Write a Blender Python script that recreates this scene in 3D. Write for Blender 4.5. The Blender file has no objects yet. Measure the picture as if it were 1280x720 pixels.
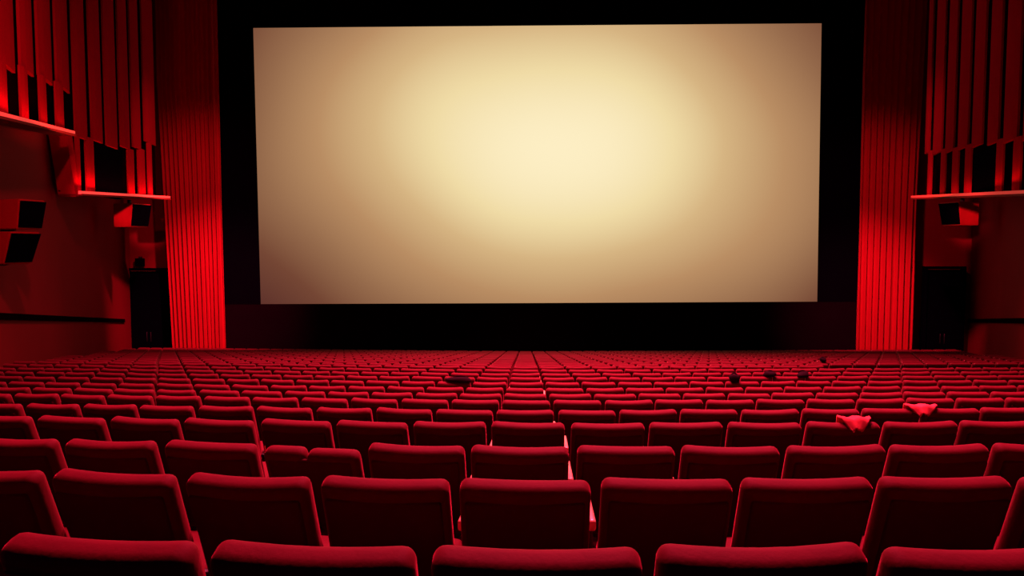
import bpy, bmesh, math, random
from mathutils import Vector, Matrix, Euler
random.seed(7)
sc = bpy.context.scene
COL = sc.collection

# ------------------------------------------------------------------ camera
F = 900.0
CZ = 1.73
cam_d = bpy.data.cameras.new('camera'); cam = bpy.data.objects.new('camera', cam_d); COL.objects.link(cam)
cam_d.sensor_width = 36.0; cam_d.lens = 36.0 * F / 1280.0; cam_d.clip_end = 200
cam.location = (0, 0, CZ)
cam.rotation_euler = Euler((math.radians(90) - math.atan(53 / F), 0, math.atan(17 / F)), 'XYZ')
sc.camera = cam
R = cam.rotation_euler.to_matrix()
ORG = Vector((0, 0, CZ))

def ray(px, py):
    return R @ Vector(((px - 640) / F, -(py - 360) / F, -1.0))
def at(px, py, Y):
    d = ray(px, py); return ORG + d * (Y / d.y)
def hit(px, py, p1, p2):                      # on the vertical plane through two plan points
    n = Vector((-(p2[1] - p1[1]), p2[0] - p1[0], 0)); d = ray(px, py)
    return ORG + d * ((Vector((p1[0], p1[1], 0)) - ORG).dot(n) / d.dot(n))

# ------------------------------------------------------------------ materials
def mat(name, col, rough=.7, spec=.3, sheen=0, sheen_col=None, noise=0, nscale=40, bump=0, bscale=200, emit=None, estr=0):
    m = bpy.data.materials.new(name); m.use_nodes = True
    nt = m.node_tree; b = nt.nodes['Principled BSDF']
    b.inputs['Base Color'].default_value = (*col, 1); b.inputs['Roughness'].default_value = rough
    b.inputs['Specular IOR Level'].default_value = spec
    if sheen:
        b.inputs['Sheen Weight'].default_value = sheen; b.inputs['Sheen Roughness'].default_value = .35
        b.inputs['Sheen Tint'].default_value = (*(sheen_col or col), 1)
    if noise or bump:
        tc = nt.nodes.new('ShaderNodeTexCoord')
    if noise:
        n = nt.nodes.new('ShaderNodeTexNoise'); n.inputs['Scale'].default_value = nscale; n.inputs['Detail'].default_value = 4
        r = nt.nodes.new('ShaderNodeMix'); r.data_type = 'RGBA'
        r.inputs[6].default_value = (*[c * (1 - noise) for c in col], 1); r.inputs[7].default_value = (*[min(1, c * (1 + noise)) for c in col], 1)
        nt.links.new(tc.outputs['Object'], n.inputs['Vector']); nt.links.new(n.outputs['Fac'], r.inputs[0]); nt.links.new(r.outputs[2], b.inputs['Base Color'])
    if bump:
        n2 = nt.nodes.new('ShaderNodeTexNoise'); n2.inputs['Scale'].default_value = bscale; n2.inputs['Detail'].default_value = 3
        bp = nt.nodes.new('ShaderNodeBump'); bp.inputs['Strength'].default_value = bump; bp.inputs['Distance'].default_value = .01
        nt.links.new(tc.outputs['Object'], n2.inputs['Vector']); nt.links.new(n2.outputs['Fac'], bp.inputs['Height']); nt.links.new(bp.outputs['Normal'], b.inputs['Normal'])
    if emit:
        b.inputs['Emission Color'].default_value = (*emit, 1); b.inputs['Emission Strength'].default_value = estr
    return m
M = {
 'velvet': mat('seat_velvet', (.125, .0035, .013), .75, .15, .4, (1, .10, .2), .22, 9, .12, 60),
 'shell': mat('seat_back_shaded', (.07, .0024, .009), .8, .15, .05, (1, .1, .2), .25, 7, .2, 80),  # same velvet, with the shade on the seat backs put into its colour
 'piping': mat('seat_piping', (.45, .01, .03), .5, .4),
 'arm': mat('armrest_lacquer', (.95, .6, .34), .3, .8, noise=.1, nscale=20),
 'metal': mat('seat_black_metal', (.012, .008, .012), .5, .4),
 'carpet': mat('carpet', (.02, .002, .004), .95, .05, noise=.4, nscale=6, bump=.3),
 'wall': mat('wall_red_plaster', (.22, .004, .014), .85, .1, noise=.12, nscale=.7, bump=.1, bscale=30),
 'wall_front': mat('stage_wall_black', (.02, .002, .004), .9, .05, noise=.2, nscale=1),
 'black': mat('black_serge', (.0012, .0011, .0042), .95, .02, noise=.2, nscale=2),
 'skirt': mat('stage_front_serge', (.006, .0016, .005), .95, .02, noise=.3, nscale=.5),
 'curtain': mat('curtain_velvet', (.42, .008, .016), .8, .12, .3, (1, .1, .1), .1, 3, .15, 50),
 'fin': mat('fin_red_paint', (.30, .003, .014), .95, .0, noise=.1, nscale=2),
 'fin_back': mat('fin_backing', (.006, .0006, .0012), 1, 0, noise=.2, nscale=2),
 'trough': mat('trough_paint', (.12, .004, .006), .8, .1, noise=.1, nscale=4),
 'led': mat('light_strip_glow', (.8, .1, .08), .6, .2, emit=(1, .07, .06), estr=.75),
 'grille': mat('speaker_grille', (.0015, .0015, .004), .95, .0, noise=.3, nscale=90, bump=.3),
 'cab': mat('speaker_cabinet', (.40, .008, .012), .6, .2, noise=.15, nscale=5),
 'door': mat('door_dark_paint', (.0012, .0012, .004), .95, .0, noise=.2, nscale=3),
 'trim': mat('dark_trim', (.004, .0008, .0015), 1, 0, noise=.2, nscale=5),
 'lit_wedge': mat('lit_wedge_pink', (.9, .13, .14), .8, .1, .3, (1, .4, .4), .08, 15),  # bright colour stands for lit seat parts seen between the backs
 'dark': mat('dark_cloth', (.008, .003, .006), .9, .1, noise=.3, nscale=20),
 'ceiling': mat('ceiling_dark', (.03, .004, .005), .9, .05, noise=.2, nscale=1),
}

# ------------------------------------------------------------------ mesh helpers
def link(name, me, m, parent=None, smooth=True):
    if m and not me.materials: me.materials.append(m)
    if smooth:
        for p in me.polygons: p.use_smooth = True
    o = bpy.data.objects.new(name, me); COL.objects.link(o)
    if parent: o.parent = parent
    return o
def to_mesh(bm, name):
    me = bpy.data.meshes.new(name); bmesh.ops.recalc_face_normals(bm, faces=bm.faces); bm.to_mesh(me); bm.free(); return me
def rbox(w, d, h, bev, seg=3, mtx=Matrix(), bm=None):
    b = bmesh.new(); bmesh.ops.create_cube(b, size=1)
    for v in b.verts: v.co = Vector((v.co.x * w, v.co.y * d, v.co.z * h))
    if bev > 0: bmesh.ops.bevel(b, geom=list(b.edges), offset=bev, offset_type='OFFSET', segments=seg, profile=.5, affect='EDGES')
    b.transform(mtx)
    if bm is None: return b
    tmp = bpy.data.meshes.new('t'); b.to_mesh(tmp); b.free(); bm.from_mesh(tmp); bpy.data.meshes.remove(tmp); return bm
def prism(poly, vec, bm=None):                # extrude a 3-D polygon along a vector
    bm = bm or bmesh.new()
    a = [bm.verts.new(p) for p in poly]; b = [bm.verts.new(Vector(p) + vec) for p in poly]
    n = len(a); bm.faces.new(a); bm.faces.new(b[::-1])
    for i in range(n): bm.faces.new((a[i], b[i], b[(i + 1) % n], a[(i + 1) % n]))
    return bm
def tube(pts, r, seg=6, bm=None):
    bm = bm or bmesh.new(); rings = []
    for i, p in enumerate(pts):
        t = (Vector(pts[min(i + 1, len(pts) - 1)]) - Vector(pts[max(i - 1, 0)])).normalized()
        u = t.cross(Vector((0, .3, 1))).normalized(); w = t.cross(u)
        rings.append([bm.verts.new(Vector(p) + (u * math.cos(k * 2 * math.pi / seg) + w * math.sin(k * 2 * math.pi / seg)) * r) for k in range(seg)])
    for a, b in zip(rings, rings[1:]):
        for k in range(seg): bm.faces.new((a[k], a[(k + 1) % seg], b[(k + 1) % seg], b[k]))
    bm.faces.new(rings[0]); bm.faces.new(rings[-1][::-1]); return bm
def empty(name, loc, label, cat, group=None, rz=0):
    o = bpy.data.objects.new(name, None); COL.objects.link(o); o.empty_display_size = .2
    o.location = loc; o.rotation_euler = (0, 0, rz); o['label'] = label; o['category'] = cat
    if group: o['group'] = group
    return o
def struct(name, bm, m, smooth=False):
    o = link(name, to_mesh(bm, name), m, smooth=smooth); o['kind'] = 'structure'; return o
def T(x, y, z): return Matrix.Translation((x, y, z))
def RX(a): return Matrix.Rotation(a, 4, 'X')

# ------------------------------------------------------------------ rows of the raked hall
PITCH, TOPH = .58, .95
near = [(1.80, 687), (2.90, 600.5), (3.91, 558), (5.22, 529), (6.72, 512.8), (8.07, 500.5), (9.2, 492.6), (10.3, 485.2), (11.4, 478), (12.5, 471.9), (13.6, 466.8), (14.7, 462.2), (15.8, 458.2)]
rows = [(Y, at(657, y, Y).z) for Y, y in near]
while rows[-1][0] < 31.8: rows.append((rows[-1][0] + 1.12, rows[-1][1] - 1.12 * .127))
xoff = [.030, 0, -.028, .022, 0, .01, 0, -.01, .012, 0]
def yoff(X): return .06 * (math.sqrt(1 + (X / 1.2) ** 2) - 1)
def wallL(Y): return -(6.13 + .387 * Y)
def wallR(Y): return 21.1 - .485 * (34 - Y)

# floor: one curved terrace per row
bm = bmesh.new(); xs = [-24 + i for i in range(50)]
prof = [(-4.0, rows[0][1] - TOPH + .16), (rows[0][0] - .75, rows[0][1] - TOPH + .16)]
for i, (Y, zt) in enumerate(rows):
    z = zt - TOPH; y0 = prof[-1][0]
    y1 = rows[i + 1][0] - .42 if i + 1 < len(rows) else 37.5
    prof += [(y0, z), (y1, z)]
prev = None
for y, z in prof:
    cur = [bm.verts.new((x, y + (yoff(x) if 0 < y < 37 else 0), z)) for x in xs]
    if prev:
        for a in range(len(xs) - 1): bm.faces.new((prev[a], prev[a + 1], cur[a + 1], cur[a]))
    prev = cur
ZEND = prof[-1][1]
fl = struct('floor', bm, M['carpet'])

# ------------------------------------------------------------------ seat parts
REC = math.radians(21)
def back_bm(w, h=.60, t=.105, seg=4, sag=0, bump_l=0, twin=False):
    """padded backrest: crest at local origin height, leaning back over the hip"""
    L = T(0, .215, .42) @ RX(REC)
    b = bmesh.new()
    if twin:
        ws = [(-w * .285, w * .46), (w * .235, w * .56)]
        for k, (cx, ww) in enumerate(ws): rbox(ww, t, h - .05 + (.012 if k == 0 else 0), .045, seg, L @ T(cx, 0, (h - .05) / 2), b)
        return b
    rbox(w, t, h - .03, .04, seg, T(0, 0, (h - .03) / 2), b)
    # cut across so the padding can bow a little
    for x in (-w / 2 + .047, -.18, -.09, 0, .09, .18, w / 2 - .047):
        bmesh.ops.bisect_plane(b, geom=list(b.verts) + list(b.edges) + list(b.faces), plane_co=(x, 0, 0), plane_no=(1, 0, 0))
    for z in (.05, .12, .25, .38, .49, .522):
        bmesh.ops.bisect_plane(b, geom=list(b.verts) + list(b.edges) + list(b.faces), plane_co=(0, 0, z), plane_no=(0, 0, 1))
    for v in b.verts:
        x = v.co.x / w * 2; s = max(0, v.co.z / h)
        v.co.z += s * (sag * (x * x - .4) + bump_l * x)
        v.co.y += .02 * x * x * s              # slight wrap round the sitter
    b.transform(L)
    return b
CREST = (T(0, .215, .42) @ RX(REC) @ Vector((0, .022, .572)))
SH = Matrix.Translation((0, -CREST.y, TOPH - CREST.z))      # put the crest above the root
def shell_bm(w):
    return rbox(w - .05, .03, .47, .014, 3, SH @ T(0, .215, .42) @ RX(REC) @ T(0, -.041, .28))
def seam_bm(w, drop=.047, bow=.004):
    L = SH @ T(0, .215, .42) @ RX(REC)
    pts = [L @ Vector((-w / 2 + .035 + (w - .07) * k / 12, -.063, .57 - drop - bow * math.cos((k - 6) / 6 * 1.5))) for k in range(13)]
    return tube(pts, .0042, 6)
def cushion_bm(w):
    return rbox(w - .10, .40, .11, .04, 3, T(0, .49, .37) @ RX(math.radians(4)))
def arm_bm(x=PITCH / 2):
    b = bmesh.new()
    rbox(.037, .36, .05, .013, 3, T(x, .35, .695), b)
    return b
def stand_bm(x=PITCH / 2):
    b = bmesh.new()
    rbox(.026, .20, .64, .006, 1, T(x, .36, .34), b)
    rbox(.038, .30, .025, .005, 1, T(x, .36, .0125), b)
    rbox(PITCH - .03, .05, .05, .008, 1, T(x - PITCH / 2, .30, .38), b)
    return b
W = .538
VAR = []
for k, (sag, bl) in enumerate([(0, 0), (.006, .003), (-.006, -.004), (.003, -.006)]):
    b = back_bm(W, sag=sag, bump_l=bl); b.transform(SH); VAR.append(to_mesh(b, 'backrest'))
b = back_bm(W, twin=True); b.transform(SH); TWIN = to_mesh(b, 'backrest_twin')
SHELL = to_mesh(shell_bm(W), 'back_shell'); SEAM = to_mesh(seam_bm(W), 'piping'); CUSH = to_mesh(cushion_bm(W), 'cushion')
ARM = to_mesh(arm_bm(), 'armrest'); STAND = to_mesh(stand_bm(), 'stand')
for me, m in [(v, 'velvet') for v in VAR] + [(TWIN, 'velvet'), (SHELL, 'shell'), (SEAM, 'piping'), (CUSH, 'velvet'), (ARM, 'arm'), (STAND, 'metal')]:
    me.materials.append(M[m])
    for p in me.polygons: p.use_smooth = True

proto = empty('cinema_chair', (0, 0, 0), 'x', 'seat', 'red velvet seats in rows facing the screen')
P_back = link('backrest', VAR[0], None, proto)
P_shell = link('back_cover', SHELL, None, proto); P_shell['label'] = 'velvet cover on the back, its shade put into the colour'
P_seam = link('piping', SEAM, None, P_shell)
P_cush = link('seat_cushion', CUSH, None, proto)
P_arm = link('armrest', ARM, None, proto); P_arm['label'] = 'bright salmon red armrest'
P_stand = link('support_frame', STAND, None, proto); P_stand['label'] = 'black metal frame'
used = False

NUM = ['zero', 'one', 'two', 'three', 'four', 'five', 'six', 'seven', 'eight', 'nine', 'ten', 'eleven', 'twelve', 'thirteen', 'fourteen', 'fifteen', 'sixteen', 'seventeen', 'eighteen', 'nineteen', 'twenty']
ORD = ['nearest', 'second', 'third', 'fourth', 'fifth', 'sixth', 'seventh', 'eighth', 'ninth', 'tenth', 'eleventh', 'twelfth', 'thirteenth', 'fourteenth', 'fifteenth']
SPECIAL = {(2, -2): 'red velvet seat with a split twin-humped backrest, third row from the camera',
           (0, 0): 'red velvet seat with curved back seam, middle of the nearest row',
           (0, -2): 'red velvet seat in the bottom left corner, cut by the frame',
           (0, 2): 'red velvet seat in the bottom right corner, cut by the frame'}
def seat_label(r, c):
    if (r, c) in SPECIAL: return SPECIAL[(r, c)]
    row = f'{ORD[r]} row' + (' from the camera' if r else '')
    if c == 0: return f'red velvet seat in the {row}, on the centre line'
    n = abs(c)
    return f'red velvet seat, {row}, {NUM[n]} place{"s" if n > 1 else ""} {"left" if c < 0 else "right"} of the centre seat'

def pose(r, c):
    Y, zt = rows[r]; X = c * PITCH + (xoff[r] if r < len(xoff) else 0)
    if r == 0: X = c * .58 + .03
    rz = (.125 * min(1, -X / 1.0) if False else 0)
    sgn = 1 if X < 0 else -1
    rz = -.115 * min(1, -X / 1.1) if X < 0 else .035 * min(1, X / 1.2)
    if r > 3: rz *= .8
    mess = .018 if (X < -.16 * Y) else .008
    rz += random.uniform(-mess, mess)
    if X < -.45 * Y and r > 4: rz += random.uniform(-.06, .03)
    jx, jy, jz = random.uniform(-.004, .004), random.uniform(-.015, .015), random.uniform(-.002, .002)
    return Vector((X + jx, Y + yoff(X) + jy, zt - TOPH)), rz
def px_of(v):
    d = R.transposed() @ (v - ORG); return 640 + F * d.x / -d.z, 360 - F * d.y / -d.z
NROWS_IND = 13
individual, mass = [], []
for r in range(len(rows)):
    Y = rows[r][0]
    for c in range(-45, 46):
        loc, rz = pose(r, c)
        if not (wallL(loc.y) + .75 < loc.x < wallR(loc.y) - .75): continue
        top = loc + Vector((0, 0, TOPH)); x, _ = px_of(top); hw = F * .27 / loc.y
        if x + hw < -3.2 * F * PITCH / loc.y or x - hw > 1280 + 3.2 * F * PITCH / loc.y: continue
        inside = x + hw > 2 and x - hw < 1278
        if r < NROWS_IND and inside: individual.append((r, c, loc, rz))
        else: mass.append((r, c, loc, rz))
# the centremost of the next row fill up to 300
extra = sorted([m for m in mass if m[0] == NROWS_IND], key=lambda m: abs(m[1]))[:max(0, 300 - len(individual))]
for e in extra: mass.remove(e); individual.append(e)
individual = individual[:300] if len(individual) > 300 else individual
print('SEATS', len(individual), len(mass))

def copy_to(o, parent):
    c = o.copy(); COL.objects.link(c); c.parent = parent; return c
SEAT = {}
for r, c, loc, rz in individual:
    if not used:
        s, back, sh, cu, ar, st = proto, P_back, P_shell, P_cush, P_arm, P_stand; used = True
    else:
        s = proto.copy(); COL.objects.link(s)
        back = copy_to(P_back, s); sh = copy_to(P_shell, s); cu = copy_to(P_cush, s); ar = copy_to(P_arm, s); st = copy_to(P_stand, s)
        if r < 1: copy_to(P_seam, sh)
    s.location = loc; s.rotation_euler = (0, 0, rz); s['label'] = seat_label(r, c)
    back.data = TWIN if (r, c) == (2, -2) else VAR[random.randrange(4)]
    SEAT[(r, c)] = s

# far rows: past the three hundred nearest, one object
def low(bmf):
    return bmf
tm = bmesh.new()
rbox(W, .105, .57, .04, 3, T(0, 0, .285), tm)
for z in (.05, .52): bmesh.ops.bisect_plane(tm, geom=list(tm.verts) + list(tm.edges) + list(tm.faces), plane_co=(0, 0, z), plane_no=(0, 0, 1))
for x in (-.22, .22): bmesh.ops.bisect_plane(tm, geom=list(tm.verts) + list(tm.edges) + list(tm.faces), plane_co=(x, 0, 0), plane_no=(1, 0, 0))
tm.transform(SH @ T(0, .215, .42) @ RX(REC))
rbox(W - .10, .40, .11, .035, 1, T(0, .49, .37), tm)
nA = len(tm.faces)
rbox(.042, .34, .035, .008, 1, T(PITCH / 2, .36, .675), tm); nB = len(tm.faces)
rbox(.026, .20, .64, 0, 1, T(PITCH / 2, .36, .34), tm)
tm.verts.ensure_lookup_table(); tm.faces.ensure_lookup_table()
tv = [v.co.copy() for v in tm.verts]; tf = [[v.index for v in f.verts] for f in tm.faces]
tm.verts.index_update()
V, Fc, MI = [], [], []
for r, c, loc, rz in mass:
    mt = Matrix.Translation(loc) @ Matrix.Rotation(rz, 4, 'Z'); o0 = len(V)
    V += [mt @ v for v in tv]; Fc += [[i + o0 for i in f] for f in tf]
    MI += [0 if i < nA else (1 if i < nB else 2) for i in range(len(tf))]
me = bpy.data.meshes.new('distant_seating'); me.from_pydata(V, [], Fc); me.update()
for k in ('velvet', 'arm', 'metal'): me.materials.append(M[k])
me.polygons.foreach_set('material_index', MI)
far = link('distant_seating', me, None); far['kind'] = 'stuff'
far['label'] = 'far rows of red velvet seats packed up to the stage'; far['category'] = 'seating'; far['group'] = 'red velvet seats in rows facing the screen'

# ------------------------------------------------------------------ shell of the hall
CEIL = 15.6
def slab(name, a, b, z0, z1, m, thick):
    d = Vector((b[0] - a[0], b[1] - a[1], 0)).normalized(); n = Vector((-d.y, d.x, 0)) * thick
    return struct(name, prism([(a[0], a[1], z0), (b[0], b[1], z0), (b[0], b[1], z1), (a[0], a[1], z1)], n), m)
YF = 36.6
slab('wall_left', (wallL(6), 6), (wallL(YF), YF), -6, CEIL, M['wall'], .3)
slab('wall_right', (wallR(6), 6), (wallR(YF), YF), -6, CEIL, M['wall'], -.3)
slab('wall_front', (-21, YF), (24, YF), -6, CEIL, M['wall'], .3)
struct('ceiling', rbox(46, 34, .3, 0, 1, T(1.5, 20.5, CEIL + .15)), M['ceiling'])

# dark dado strip on both side walls, following the rake
def rail(name, wall, pts, side):
    a = [hit(px, y, (wall(10), 10), (wall(30), 30)) for px, y in pts]
    a[0] = a[0] + (a[0] - a[1]) * .25
    d = (a[1] - a[0]); nn = Vector((d.y, -d.x, 0)).normalized() * .05 * side
    h = Vector((0, 0, .085))
    struct(name, prism([a[0] - h, a[1] - h, a[1] + h, a[0] + h], nn), M['trim'])
rail('trim_1', wallL, [(0, 395.5), (155, 401)], 1)
rail('trim_2', wallR, [(1280, 401), (1209, 401)], -1)

# doors in the front wall
def door(name, x0, x1, ytop, Y, hand):
    a = at(x0, ytop, Y); b = at(x1, ytop, Y); w = b.x - a.x; zb = ZEND; zt = a.z
    root = bpy.data.objects.new(name, None); COL.objects.link(root); root.location = (a.x, Y, zb); root['kind'] = 'structure'
    h = zt - zb
    b1 = bmesh.new()
    rbox(.14, .3, h, .01, 1, T(.07, .05, h / 2), b1); rbox(.14, .3, h, .01, 1, T(w - .07, .05, h / 2), b1); rbox(w, .3, .14, .01, 1, T(w / 2, .05, h - .07), b1)
    link('door_frame', to_mesh(b1, 'door_frame'), M['door'], root, False)
    for k in (0, 1):
        lw = (w - .3) / 2
        b2 = rbox(lw, .06, h - .16, .01, 1, T(.15 + lw / 2 + k * (lw + .005), .08, (h - .16) / 2))
        lf = link('door_leaf', to_mesh(b2, 'door_leaf'), M['door'], root, False)
        link('door_handle', to_mesh(rbox(.03, .05, .5, .01, 1, T(w / 2 + (.1 if k else -.1), .03, 1.1)), 'door_handle'), M['metal'], lf)
    return root
door('door_1', 156.5, 210, 335, 36.2, 1)
door('door_2', 1155.5, 1207, 333, 36.2, -1)
# return wall beside the left door so the opening meets the side wall
p = at(173, 328, 36.3)
e = empty('exit_sign_box', (p.x, 36.45, p.z - .2), 'small dark box mounted on the wall above the left doorway', 'sign box')
link('housing', to_mesh(rbox(.42, .22, .42, .03, 2, T(0, 0, .2)), 'housing'), M['black'], e)
link('mounting_bracket', to_mesh(rbox(.12, .18, .10, .01, 1, T(0, .06, .45)), 'br'), M['metal'], e)

# ------------------------------------------------------------------ screen and masking
YS = 36.0
q = {k: at(*v, YS) for k, v in {'tl': (316.5, 35), 'tr': (1027, 29), 'br': (1021.5, 377), 'bl': (326, 380.5)}.items()}
cx = (q['tl'].x + q['tr'].x) / 2
scr = empty('cinema_screen', (cx, YS, q['bl'].z), 'huge cream glowing cinema screen framed by black masking', 'screen')
inv = Vector((cx, YS, q['bl'].z))
bm = prism([q[k] - inv for k in ('bl', 'br', 'tr', 'tl')], Vector((0, .06, 0)))
ms = bpy.data.materials.new('screen_light_falloff'); ms.use_nodes = True  # soft falloff of the projector's light, painted into the emission colour
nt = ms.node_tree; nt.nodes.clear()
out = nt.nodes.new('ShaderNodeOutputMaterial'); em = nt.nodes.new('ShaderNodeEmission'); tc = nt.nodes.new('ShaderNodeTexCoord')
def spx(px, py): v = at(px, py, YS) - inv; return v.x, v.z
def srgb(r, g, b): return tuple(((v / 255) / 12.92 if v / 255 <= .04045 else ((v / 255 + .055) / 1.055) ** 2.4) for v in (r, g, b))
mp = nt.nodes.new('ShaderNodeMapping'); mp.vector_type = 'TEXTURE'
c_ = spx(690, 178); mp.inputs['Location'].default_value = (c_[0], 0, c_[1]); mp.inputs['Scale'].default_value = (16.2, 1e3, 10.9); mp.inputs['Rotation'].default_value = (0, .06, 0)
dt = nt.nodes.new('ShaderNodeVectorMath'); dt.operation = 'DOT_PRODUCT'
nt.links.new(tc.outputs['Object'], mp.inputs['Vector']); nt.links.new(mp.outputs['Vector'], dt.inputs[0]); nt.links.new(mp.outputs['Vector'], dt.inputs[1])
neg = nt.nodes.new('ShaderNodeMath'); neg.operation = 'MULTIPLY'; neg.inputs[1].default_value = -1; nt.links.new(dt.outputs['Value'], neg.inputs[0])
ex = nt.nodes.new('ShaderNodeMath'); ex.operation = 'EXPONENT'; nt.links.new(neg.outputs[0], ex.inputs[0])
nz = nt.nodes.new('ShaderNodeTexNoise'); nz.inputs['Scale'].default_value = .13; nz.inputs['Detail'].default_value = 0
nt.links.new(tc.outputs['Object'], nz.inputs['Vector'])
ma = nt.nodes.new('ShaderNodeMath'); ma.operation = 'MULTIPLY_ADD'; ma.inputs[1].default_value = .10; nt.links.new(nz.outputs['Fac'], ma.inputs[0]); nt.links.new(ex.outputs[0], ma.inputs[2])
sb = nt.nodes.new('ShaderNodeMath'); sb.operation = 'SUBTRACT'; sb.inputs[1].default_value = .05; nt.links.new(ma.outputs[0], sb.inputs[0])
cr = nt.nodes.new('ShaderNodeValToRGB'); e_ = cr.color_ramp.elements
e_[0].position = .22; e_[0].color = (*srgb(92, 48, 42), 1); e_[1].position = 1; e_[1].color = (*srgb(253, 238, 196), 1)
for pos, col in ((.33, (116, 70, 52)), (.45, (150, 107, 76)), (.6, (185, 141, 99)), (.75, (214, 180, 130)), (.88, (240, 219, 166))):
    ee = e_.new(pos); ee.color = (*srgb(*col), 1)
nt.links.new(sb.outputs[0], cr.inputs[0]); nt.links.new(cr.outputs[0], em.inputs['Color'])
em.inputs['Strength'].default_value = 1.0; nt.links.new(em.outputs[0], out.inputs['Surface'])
link('screen_surface', to_mesh(bm, 'screen_surface'), ms, scr, False)
ZT, ZB = CEIL - .05, ZEND
L0, R0 = at(262, 437, YS).x - .3, at(1088, 437, YS).x + .3
def quad(a, b, c, d, m, name):
    return link(name, to_mesh(prism([Vector(v) - inv for v in (a, b, c, d)], Vector((0, .2, 0))), name), m, scr, False)
y_ = YS - .06
def P(v): return (v.x, y_, v.z)
quad((L0, y_, q['tl'].z), (R0, y_, q['tr'].z), (R0, y_, ZT), (L0, y_, ZT), M['black'], 'top_masking')
quad((L0, y_, q['bl'].z), P(q['bl']), P(q['tl']), (L0, y_, q['tl'].z), M['black'], 'side_masking')
quad(P(q['br']), (R0, y_, q['br'].z), (R0, y_, q['tr'].z), P(q['tr']), M['black'], 'side_masking')
quad((L0, y_, ZB), (R0, y_, ZB), (R0, y_, q['br'].z), (L0, y_, q['bl'].z), M['skirt'], 'lower_masking')

# ------------------------------------------------------------------ curtains
def curtain(name, rail_, Y, label, folds, seed):
    rnd = random.Random(seed); zb = ZEND + .03; zt = CEIL - .1
    c0 = at(rail_[0][0], 437, Y); root = empty(name, (c0.x, Y, zb), label, 'curtain')
    bm = bmesh.new(); NX, NZ = folds * 10, 26; grid = []
    ph = [rnd.uniform(-.5, .5) for _ in range(folds + 2)]; am = [rnd.uniform(.5, 1.15) for _ in range(folds + 2)]
    zs = [(at(657, y, Y).z, a, b) for y, a, b in rail_k[name]]
    for j in range(NZ + 1):
        z = zb + (zt - zb) * j / NZ
        # outline: left and right edge at this height
        if z <= zs[0][0]: xa, xb = at(zs[0][1], rail_k[name][0][0], Y).x, at(zs[0][2], rail_k[name][0][0], Y).x
        elif z >= zs[-1][0]: xa, xb = at(zs[-1][1], rail_k[name][-1][0], Y).x, at(zs[-1][2], rail_k[name][-1][0], Y).x
        else:
            for (k0, k1) in zip(range(len(zs) - 1), range(1, len(zs))):
                if zs[k0][0] <= z <= zs[k1][0]:
                    t = (z - zs[k0][0]) / (zs[k1][0] - zs[k0][0]); y0, y1 = rail_k[name][k0][0], rail_k[name][k1][0]
                    xa = at(zs[k0][1], y0, Y).x * (1 - t) + at(zs[k1][1], y1, Y).x * t
                    xb = at(zs[k0][2], y0, Y).x * (1 - t) + at(zs[k1][2], y1, Y).x * t
        row = []
        for i in range(NX + 1):
            u = i / NX; f = u * folds; k = int(f)
            a = am[k] * (1 - (f - k)) + am[k + 1] * (f - k); p_ = ph[k] * (1 - (f - k)) + ph[k + 1] * (f - k)
            s = math.sin(2 * math.pi * f + p_ + .25 * math.sin(z * .5 + k))
            y = -.17 * a * (s if s > 0 else s * .6)
            row.append(bm.verts.new((xa + (xb - xa) * u - c0.x + .03 * math.cos(2 * math.pi * f + p_), y, z - zb)))
        grid.append(row)
    for j in range(NZ):
        for i in range(NX): bm.faces.new((grid[j][i], grid[j][i + 1], grid[j + 1][i + 1], grid[j + 1][i]))
    o = link('drape', to_mesh(bm, 'drape'), M['curtain'], root)
    md = o.modifiers.new('thickness', 'SOLIDIFY'); md.thickness = .03; md.offset = 0
    xs_ = [v.co.x for v in o.data.vertices]
    hb = rbox(max(xs_) - min(xs_), .4, .25, .02, 1, T((max(xs_) + min(xs_)) / 2, 0, zt - zb - .1))
    link('pelmet', to_mesh(hb, 'pelmet'), M['curtain'], root)
rail_k = {'stage_curtain': [(437, 216, 281), (250, 205, 276), (100, 196, 272), (0, 194, 270)],
          'stage_curtain_right': [(437, 1069.5, 1138), (250, 1074, 1145), (100, 1078, 1152), (0, 1081, 1158)]}
curtain('stage_curtain', [(216, 0)], 35.2, 'tall red pleated curtain hanging left of the screen', 13, 3)
curtain('stage_curtain_right', [(1069, 0)], 35.2, 'tall red pleated curtain hanging right of the screen, with broad folds', 9, 5)
bpy.data.objects['stage_curtain_right'].name = 'stage_curtain.001'

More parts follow.
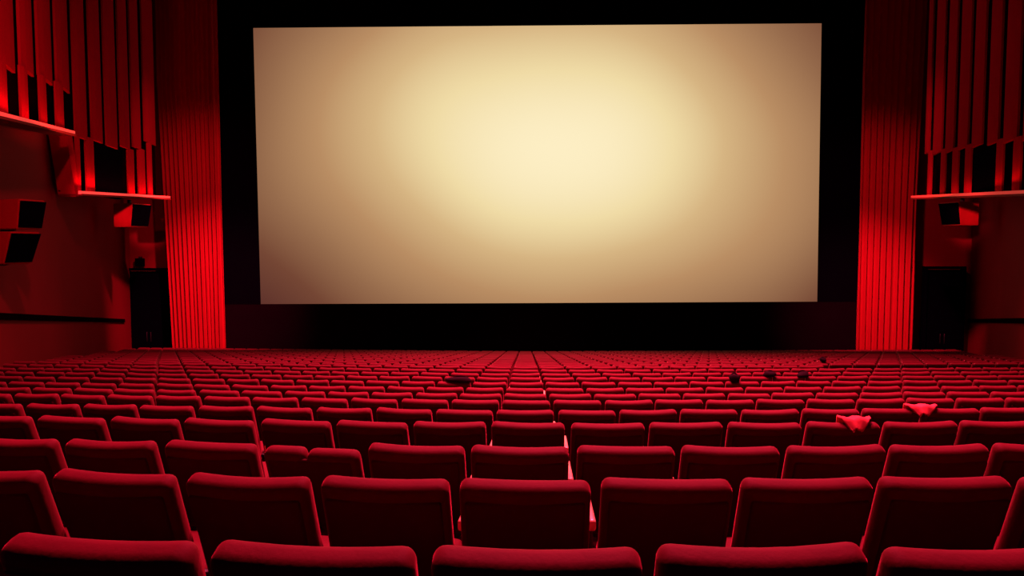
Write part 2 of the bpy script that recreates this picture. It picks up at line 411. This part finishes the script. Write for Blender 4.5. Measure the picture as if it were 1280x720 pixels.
# ------------------------------------------------------------------ fin panels with light troughs
def fin_panel(name, p1, p2, fins, trough, label, lamps, glow, back=.42):
    """fins: (x0, x1, y_bottom, leg_x0, leg_x1); trough: pixel ends of the lower edge"""
    t0 = hit(*trough[0], p1, p2); t1 = hit(*trough[1], p1, p2)
    root = empty(name, (t0.x, t0.y, t0.z), label, 'wall panel', 'finned acoustic panels on the side walls')
    O = root.location.copy(); d = (t1 - t0); dh = Vector((d.x, d.y, 0)); L = dh.length; dh.normalize()
    n = Vector((-dh.y, dh.x, 0))                       # away from the camera side
    if n.x * t0.x < 0: n = -n                          # towards the wall behind
    def zt_at(pt): s = (Vector((pt.x, pt.y, 0)) - Vector((t0.x, t0.y, 0))).dot(dh) / L; return t0.z + (t1.z - t0.z) * s
    for x0, x1, yb, l0, l1 in fins:
        a = hit(x0 + .8, 90, p1, p2); b = hit(x1 - .8, 90, p1, p2); zb = hit((x0 + x1) / 2, yb, p1, p2).z
        m_ = bmesh.new()
        w = (b - a); w.z = 0
        def board(A, B, z0, z1, tk=.06):
            A = Vector((A.x, A.y, 0)); B = Vector((B.x, B.y, 0)); C = (A + B) / 2 - n * .06
            poly = [A, A + (B - A) * .25 - n * .05, C, A + (B - A) * .75 - n * .05, B, B + n * tk, A + n * tk]
            prism([Vector((v.x, v.y, z0)) - O for v in poly], Vector((0, 0, z1 - z0)), m_)
        board(a, b, zb, CEIL - .1)
        if l0 is None:
            link('fin', to_mesh(m_, 'fin'), M['fin'], root, False); continue
        la, lb = hit(l0, (yb + trough[0][1]) / 2, p1, p2), hit(l1, (yb + trough[0][1]) / 2, p1, p2)
        board(la, lb, zt_at((la + lb) / 2) + .02, zb + .02, .05)
        link('fin', to_mesh(m_, 'fin'), M['fin'], root, False)
    up = Vector((0, 0, 1))
    # backing board
    zlow = .12
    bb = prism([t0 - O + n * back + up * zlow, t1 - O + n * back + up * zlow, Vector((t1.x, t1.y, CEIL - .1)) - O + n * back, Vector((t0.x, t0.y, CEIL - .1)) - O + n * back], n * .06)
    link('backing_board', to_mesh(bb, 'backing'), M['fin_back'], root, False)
    # trough: a shallow tray along the bottom with a glowing strip in it
    tr = prism([t0 - O - n * .17, t1 - O - n * .17, t1 - O + n * (back + .05), t0 - O + n * (back + .05)], up * .05)
    prism([t0 - O - n * .20, t1 - O - n * .20, t1 - O - n * .17, t0 - O - n * .17], up * .06, tr)
    link('trough', to_mesh(tr, 'trough'), M['trough'], root, False)
    ls = prism([t0 - O - n * .17 + up * .05, t1 - O - n * .17 + up * .05, t1 - O - n * .09 + up * .05, t0 - O - n * .09 + up * .05], up * .10)
    st = link('light_strip', to_mesh(ls, 'light_strip'), mat('light_strip_glow', (.8, .1, .08), .6, .2, emit=(1, .07, .06), estr=glow), root, False); st['label'] = 'glowing salmon red light strip'
    ld = bpy.data.lights.new('trough_lamp', 'AREA'); ld.shape = 'RECTANGLE'; ld.size = L; ld.size_y = .1; ld.energy = lamps; ld.color = (1, .05, .04)
    lo = bpy.data.objects.new('trough_lamp', ld); COL.objects.link(lo)
    mid = (t0 + t1) / 2 - n * .30 + up * .16
    zdir = (up * -.95 - n * .25)                       # lamp -Z looks up and slightly on to the fins
    zax = (-(up * 1.0 + n * .35)).normalized(); xax = (t1 - t0).normalized(); yax = zax.cross(xax).normalized(); xax = yax.cross(zax)
    lo.matrix_world = Matrix.Translation(mid) @ Matrix((xax, yax, zax)).transposed().to_4x4()
    return root, O, dh, n
def plan(px, Y): v = at(px, 150, Y); return (v.x, v.y)
# left, nearer the camera
A1, A2 = plan(0, 15.5), plan(86, 21.5)
dA = (A2[0] - A1[0], A2[1] - A1[1])
finsA = [(-62, -44, 50, -60, -50), (-40, -20, 62, -38, -28), (-16, 20, 79, -10, 9), (26, 43, 90, 26, 34), (48, 66, 100, 50, 57), (70.5, 87, 110, 70, 79)]
fin_panel('fin_panel', A1, A2, finsA, ((-62, 136.5), (86, 170)), 'red finned wall panel in the top left corner, above the two speakers', 60, .5)
B1_, B2_ = plan(92, 22.5), plan(207, 32.5)
finsB = [(91.5, 107.5, 172, 96, 99.5), (112, 126.5, 176, 108, 118), (130, 145, 183, None, None), (148, 160.5, 184, 160, 168), (163, 174.5, 184, 173, 181.5), (178, 193, 178, 185, 190)]
rB = fin_panel('fin_panel.001', B1_, B2_, finsB, ((94, 244.5), (208, 249.5)), 'red finned wall panel reaching down beside the left curtain', 100, .62)
C1, C2 = plan(1144, 32.5), plan(1279, 19.5)
finsC = [(1159, 1165, 190, 1160, 1164), (1168.5, 1180.5, 190, 1176, 1181), (1184, 1195.5, 188, 1190, 1197), (1199.5, 1213, 184, 1206, 1213), (1217, 1231, 181, None, None), (1236.5, 1251, 178, 1245, 1253), (1256.5, 1275, 175, 1266, 1275), (1281, 1300, 172, 1288, 1297)]
rC = fin_panel('fin_panel.002', C1, C2, finsC, ((1144, 249), (1300, 244.5)), 'red finned wall panel in the top right corner', 34, .2)
# splayed end plate of the left lower panel, seen as a slanting edge
a = hit(83, 168, B1_, B2_); b_ = hit(95, 246, B1_, B2_); c_ = hit(100, 246, B1_, B2_); d_ = hit(90, 168, B1_, B2_)
O = rB[1]; pl = prism([v - O for v in (a, b_, c_, d_)], rB[3] * .5)
link('end_plate', to_mesh(pl, 'end_plate'), M['fin'], rB[0], False)

# ------------------------------------------------------------------ loudspeakers
SPK = 'loudspeakers on the side walls'
def speaker(loc, w, d, h, yaw, label, taper=.75, side='cab', bracket=None, front='grille'):
    """front (grille) looks along local -Y"""
    root = empty('loudspeaker', loc, label, 'speaker', SPK, yaw)
    bm = bmesh.new(); v = []
    for z, k in ((0, taper), (h, 1.0)):
        v.append([bm.verts.new(p) for p in ((-w / 2 * (.9 if z == 0 else 1), -d * k + d * .5, z), (w / 2 * (.9 if z == 0 else 1), -d * k + d * .5, z), (w / 2 * .8, d * .5, z), (-w / 2 * .8, d * .5, z))])
    lo_, hi = v; bm.faces.new(lo_[::-1]); bm.faces.new(hi)
    for i in range(4): bm.faces.new((lo_[i], lo_[(i + 1) % 4], hi[(i + 1) % 4], hi[i]))
    bmesh.ops.bevel(bm, geom=list(bm.edges), offset=.025, segments=2, affect='EDGES')
    link('cabinet', to_mesh(bm, 'cabinet'), M[side], root, False)
    yb, yt = -d * taper + d * .5, -d * .5
    g = prism([(-w * .43, yb - .012, .04), (w * .43, yb - .012, .04), (w * .47, yt - .012, h - .04), (-w * .47, yt - .012, h - .04)], Vector((0, -.03, 0)))
    link('grille', to_mesh(g, 'grille'), M[front], root, False)
    if bracket:
        bx = bmesh.new(); rbox(.12, .12, bracket[2], .02, 1, T(bracket[0], bracket[1], h + bracket[2] / 2) if bracket[3] == 'up' else T(bracket[0], bracket[1], -bracket[2] / 2 + .01), bx)
        if bracket[3] == 'wall': rbox(.1, bracket[4], .1, .02, 1, T(bracket[0], bracket[1] + bracket[4] / 2, -bracket[2] + .05), bx)
        link('bracket', to_mesh(bx, 'bracket'), M['metal'], root)
    return root
def sp_at(x0, x1, y0, y1, Y):
    a = at(x0, y1, Y); b = at(x1, y0, Y); return a, b
# the pair at the left edge: red flanks towards us, black grilles towards the hall
def wall_speaker(xc, y0, y1, Y, w, d, yaw, label, taper, br):
    b = at(xc, y1, Y); t = at(xc, y0, Y)
    speaker((b.x, Y, b.z), w, d, t.z - b.z, math.radians(yaw), label, taper, 'cab', br)
wall_speaker(24, 250, 287, 17.4, .72, .90, 76, 'black and red loudspeaker high on the left wall, upper of two', .85, (0, .2, .04, 'wall', .5))
wall_speaker(15, 290, 330, 17.0, .80, .90, 76, 'black and red loudspeaker at the left edge, lower of two', .7, (0, .2, .04, 'wall', .5))
wall_speaker(165, 255, 284, 29, 1.0, 1.05, 74, 'black and red loudspeaker hanging under the fin panel beside the left curtain', .85, (0, .1, .17, 'up'))
wall_speaker(1199, 253, 282, 29, 1.0, 1.05, -76, 'black and red loudspeaker hanging under the fin panel on the right wall', .85, (0, .1, .17, 'up'))
# the black ones standing inside the panels
def inner(x0, x1, y0, y1, rt, p1, p2, label):
    a = hit(x0, y1, p1, p2); b = hit(x1, y0, p1, p2); w = math.hypot(b.x - a.x, b.y - a.y); c = (a + b) / 2 + rt[3] * .23
    speaker((c.x, c.y, a.z), w, .24, b.z - a.z, math.atan2(rt[2].y, rt[2].x), label, .9, 'grille')
inner(117, 157, 184, 242, rB, B1_, B2_, 'large black loudspeaker between the fins beside the left curtain')
inner(1201, 1245, 180, 243, rC, C1, C2, 'large black loudspeaker between the fins of the right wall panel')

# ------------------------------------------------------------------ bundles on the seats, and wedges added for lit gaps
def seat_top(px, Y):
    k = min(range(len(rows)), key=lambda i: abs(rows[i][0] - Y)); X = at(px, 480, rows[k][0]).x
    return Vector((X, rows[k][0] + yoff(X), rows[k][1]))
def add_wedge(px, py, Y, w, label, name='lit_wedge', m='lit_wedge', dz=.012, seed=1, L=.16):  # bright wedge added where lit seat parts show through a gap
    rnd = random.Random(seed); root_loc = seat_top(px, Y) + Vector((0, 0, dz))
    bm = bmesh.new(); N, K = 14, 16; g = []
    for j in range(K + 1):
        s = (j / K - .5) * 2                                 # -1 towards the camera, 1 forward
        row = []
        for i in range(N + 1):
            u = (i / N - .5) * 2
            wid = w / 2 * (1 - .75 * max(0, -s) ** .8)         # narrows to a point on the camera side
            x = u * wid + .02 * s
            y = s * .07 if abs(s) < .6 else (s * .07)
            if s < -.2: y = -.03 - (-s - .2) * .07; zz = .012 - (-s - .2) * .085 + .01 * math.cos(u * 3)
            elif s > .4: y = .05 + (s - .4) * .05; zz = -(s - .4) * .14 + .004
            else: y = s * .12; zz = .014 - .01 * s * s
            zz += .007 * math.sin(u * 6 + s * 3)
            row.append(bm.verts.new((x, y, zz + rnd.uniform(-.002, .002))))
        g.append(row)
    for j in range(K):
        for i in range(N): bm.faces.new((g[j][i], g[j][i + 1], g[j + 1][i + 1], g[j + 1][i]))
    me = to_mesh(bm, name); o = link(name, me, M[m]); o.location = root_loc
    o['label'] = label; o['category'] = 'lit_wedge'
    md = o.modifiers.new('thickness', 'SOLIDIFY'); md.thickness = .01; md.offset = 1
    return o
add_wedge(1076, 528.2, 5.22, .24, 'added pale salmon wedge for the lit gap between seat backs right of centre, fourth row', seed=2, L=.12)
add_wedge(1163, 514.0, 6.72, .30, 'added pink red wedge for the lit gap between seat backs towards the right edge, fifth row', seed=4, L=.10)

def bundle(px, py, Y, w, h, label, seed):
    rnd = random.Random(seed); c = seat_top(px, Y) + Vector((0, .01, -.006))
    root = empty('dark_bundle', (c.x, c.y, c.z), label, 'bundle', 'dark bundles lying on the seat tops')
    bm = bmesh.new(); bmesh.ops.create_icosphere(bm, subdivisions=3, radius=.5)
    off = [Vector((rnd.uniform(-1, 1), rnd.uniform(-1, 1), rnd.uniform(-1, 1))).normalized() for _ in range(7)]
    for v in bm.verts:
        nrm = v.co.normalized(); k = 1 + .28 * sum(max(0, nrm.dot(o_)) ** 5 for o_ in off)
        v.co = Vector((v.co.x * w * k, v.co.y * .16 * k, (v.co.z * k) * h))
        v.co.z = max(v.co.z, -h * .42)
        v.co.z += h * .42
    link('folded_cloth', to_mesh(bm, 'folded_cloth'), M['dark'], root)
    pts = [(w * .35 * math.cos(t), 0.03, h * .62 + h * .45 * math.sin(t)) for t in [math.pi * k / 10 for k in range(11)]]
    link('strap', to_mesh(tube(pts, .012, 6), 'strap'), M['dark'], root)
    return root
bundle(575, 481.5, 11.5, .34, .09, 'dark bundle on a seat top left of the centre line, ninth row', 1)
bundle(921, 477.5, 11.5, .15, .13, 'dark bundle on a seat top right of centre, tallest of the dark ones', 2)
bundle(967, 473.5, 12.5, .17, .10, 'dark bundle right of centre, further back than the tallest dark one', 3)
bundle(1009, 472.5, 12.5, .17, .10, 'small dark bundle on a seat top, in line below the right curtain', 4)
bundle(1035, 453.5, 18.0, .15, .11, 'tiny far dark bundle just left of the foot of the right curtain', 5)

# ------------------------------------------------------------------ lighting
def spot(name, loc, target, energy, angle, col=(1, .055, .14), blend=1.0, size=.3):
    ld = bpy.data.lights.new(name, 'SPOT'); ld.energy = energy; ld.spot_size = math.radians(angle); ld.spot_blend = blend; ld.color = col; ld.shadow_soft_size = size
    o = bpy.data.objects.new(name, ld); COL.objects.link(o); o.location = loc
    o.rotation_euler = (Vector(target) - Vector(loc)).to_track_quat('-Z', 'Y').to_euler()
    return o
for (x, y, tx, ty, e, ang) in [(1, 9.5, .3, 4, 5200, 90), (2, 14, 1, 9, 9000, 90), (-6, 18, -4.5, 13, 5200, 86), (7, 18, 6, 13, 7200, 86), (0, 24, 0, 19.5, 9000, 80), (-9, 26, -8, 22, 2600, 64), (9, 26, 9, 22, 3400, 64), (0, 31, 0, 28.5, 5600, 64)]:
    spot('house_lamp', (x, y, 12.5), (tx, ty, -2), e * 2.5, ang, size=.5)
spot('curtain_lamp', (-7, 23, 12.5), (-16.1, 35.2, -2.6), 36000, 32); spot('curtain_lamp', (-7, 23, 12.5), (-16.1, 35.2, 1.8), 6500, 44)
spot('curtain_lamp', (8.5, 23, 12.5), (17.2, 35.2, -2.8), 30000, 30); spot('curtain_lamp', (8.5, 23, 12.5), (17.2, 35.2, 1.8), 5500, 42)
spot('wall_fill', (-4, 9, 11), (-15, 23, 0), 5000, 62)  # added fill without a fixture, brightens the left wall and fins
spot('wall_fill', (8, 20, 11), (18, 29, -1), 100, 80)  # weak added fill for the right wall, no fixture there
p = at(155, 268, 28.6); spot('speaker_fill', (-3, -3, 5), p, 90000, 2.8)  # unseen spot added behind the camera to brighten the left speaker's flank
p = at(1211, 267, 28.6); spot('speaker_fill', (2, 4, 4.0), p, 60000, 3.4)  # spot added in mid-hall, only brightens the right speaker's flank

w = bpy.data.worlds.new('world'); sc.world = w; w.use_nodes = True
w.node_tree.nodes['Background'].inputs[0].default_value = (.015, .015, .08, 1); w.node_tree.nodes['Background'].inputs[1].default_value = .12

vs = sc.view_settings; sc.display_settings.display_device = 'sRGB'
vs.view_transform = 'Standard'; vs.look = 'None'; vs.exposure = 0; vs.gamma = 1; vs.use_curve_mapping = False
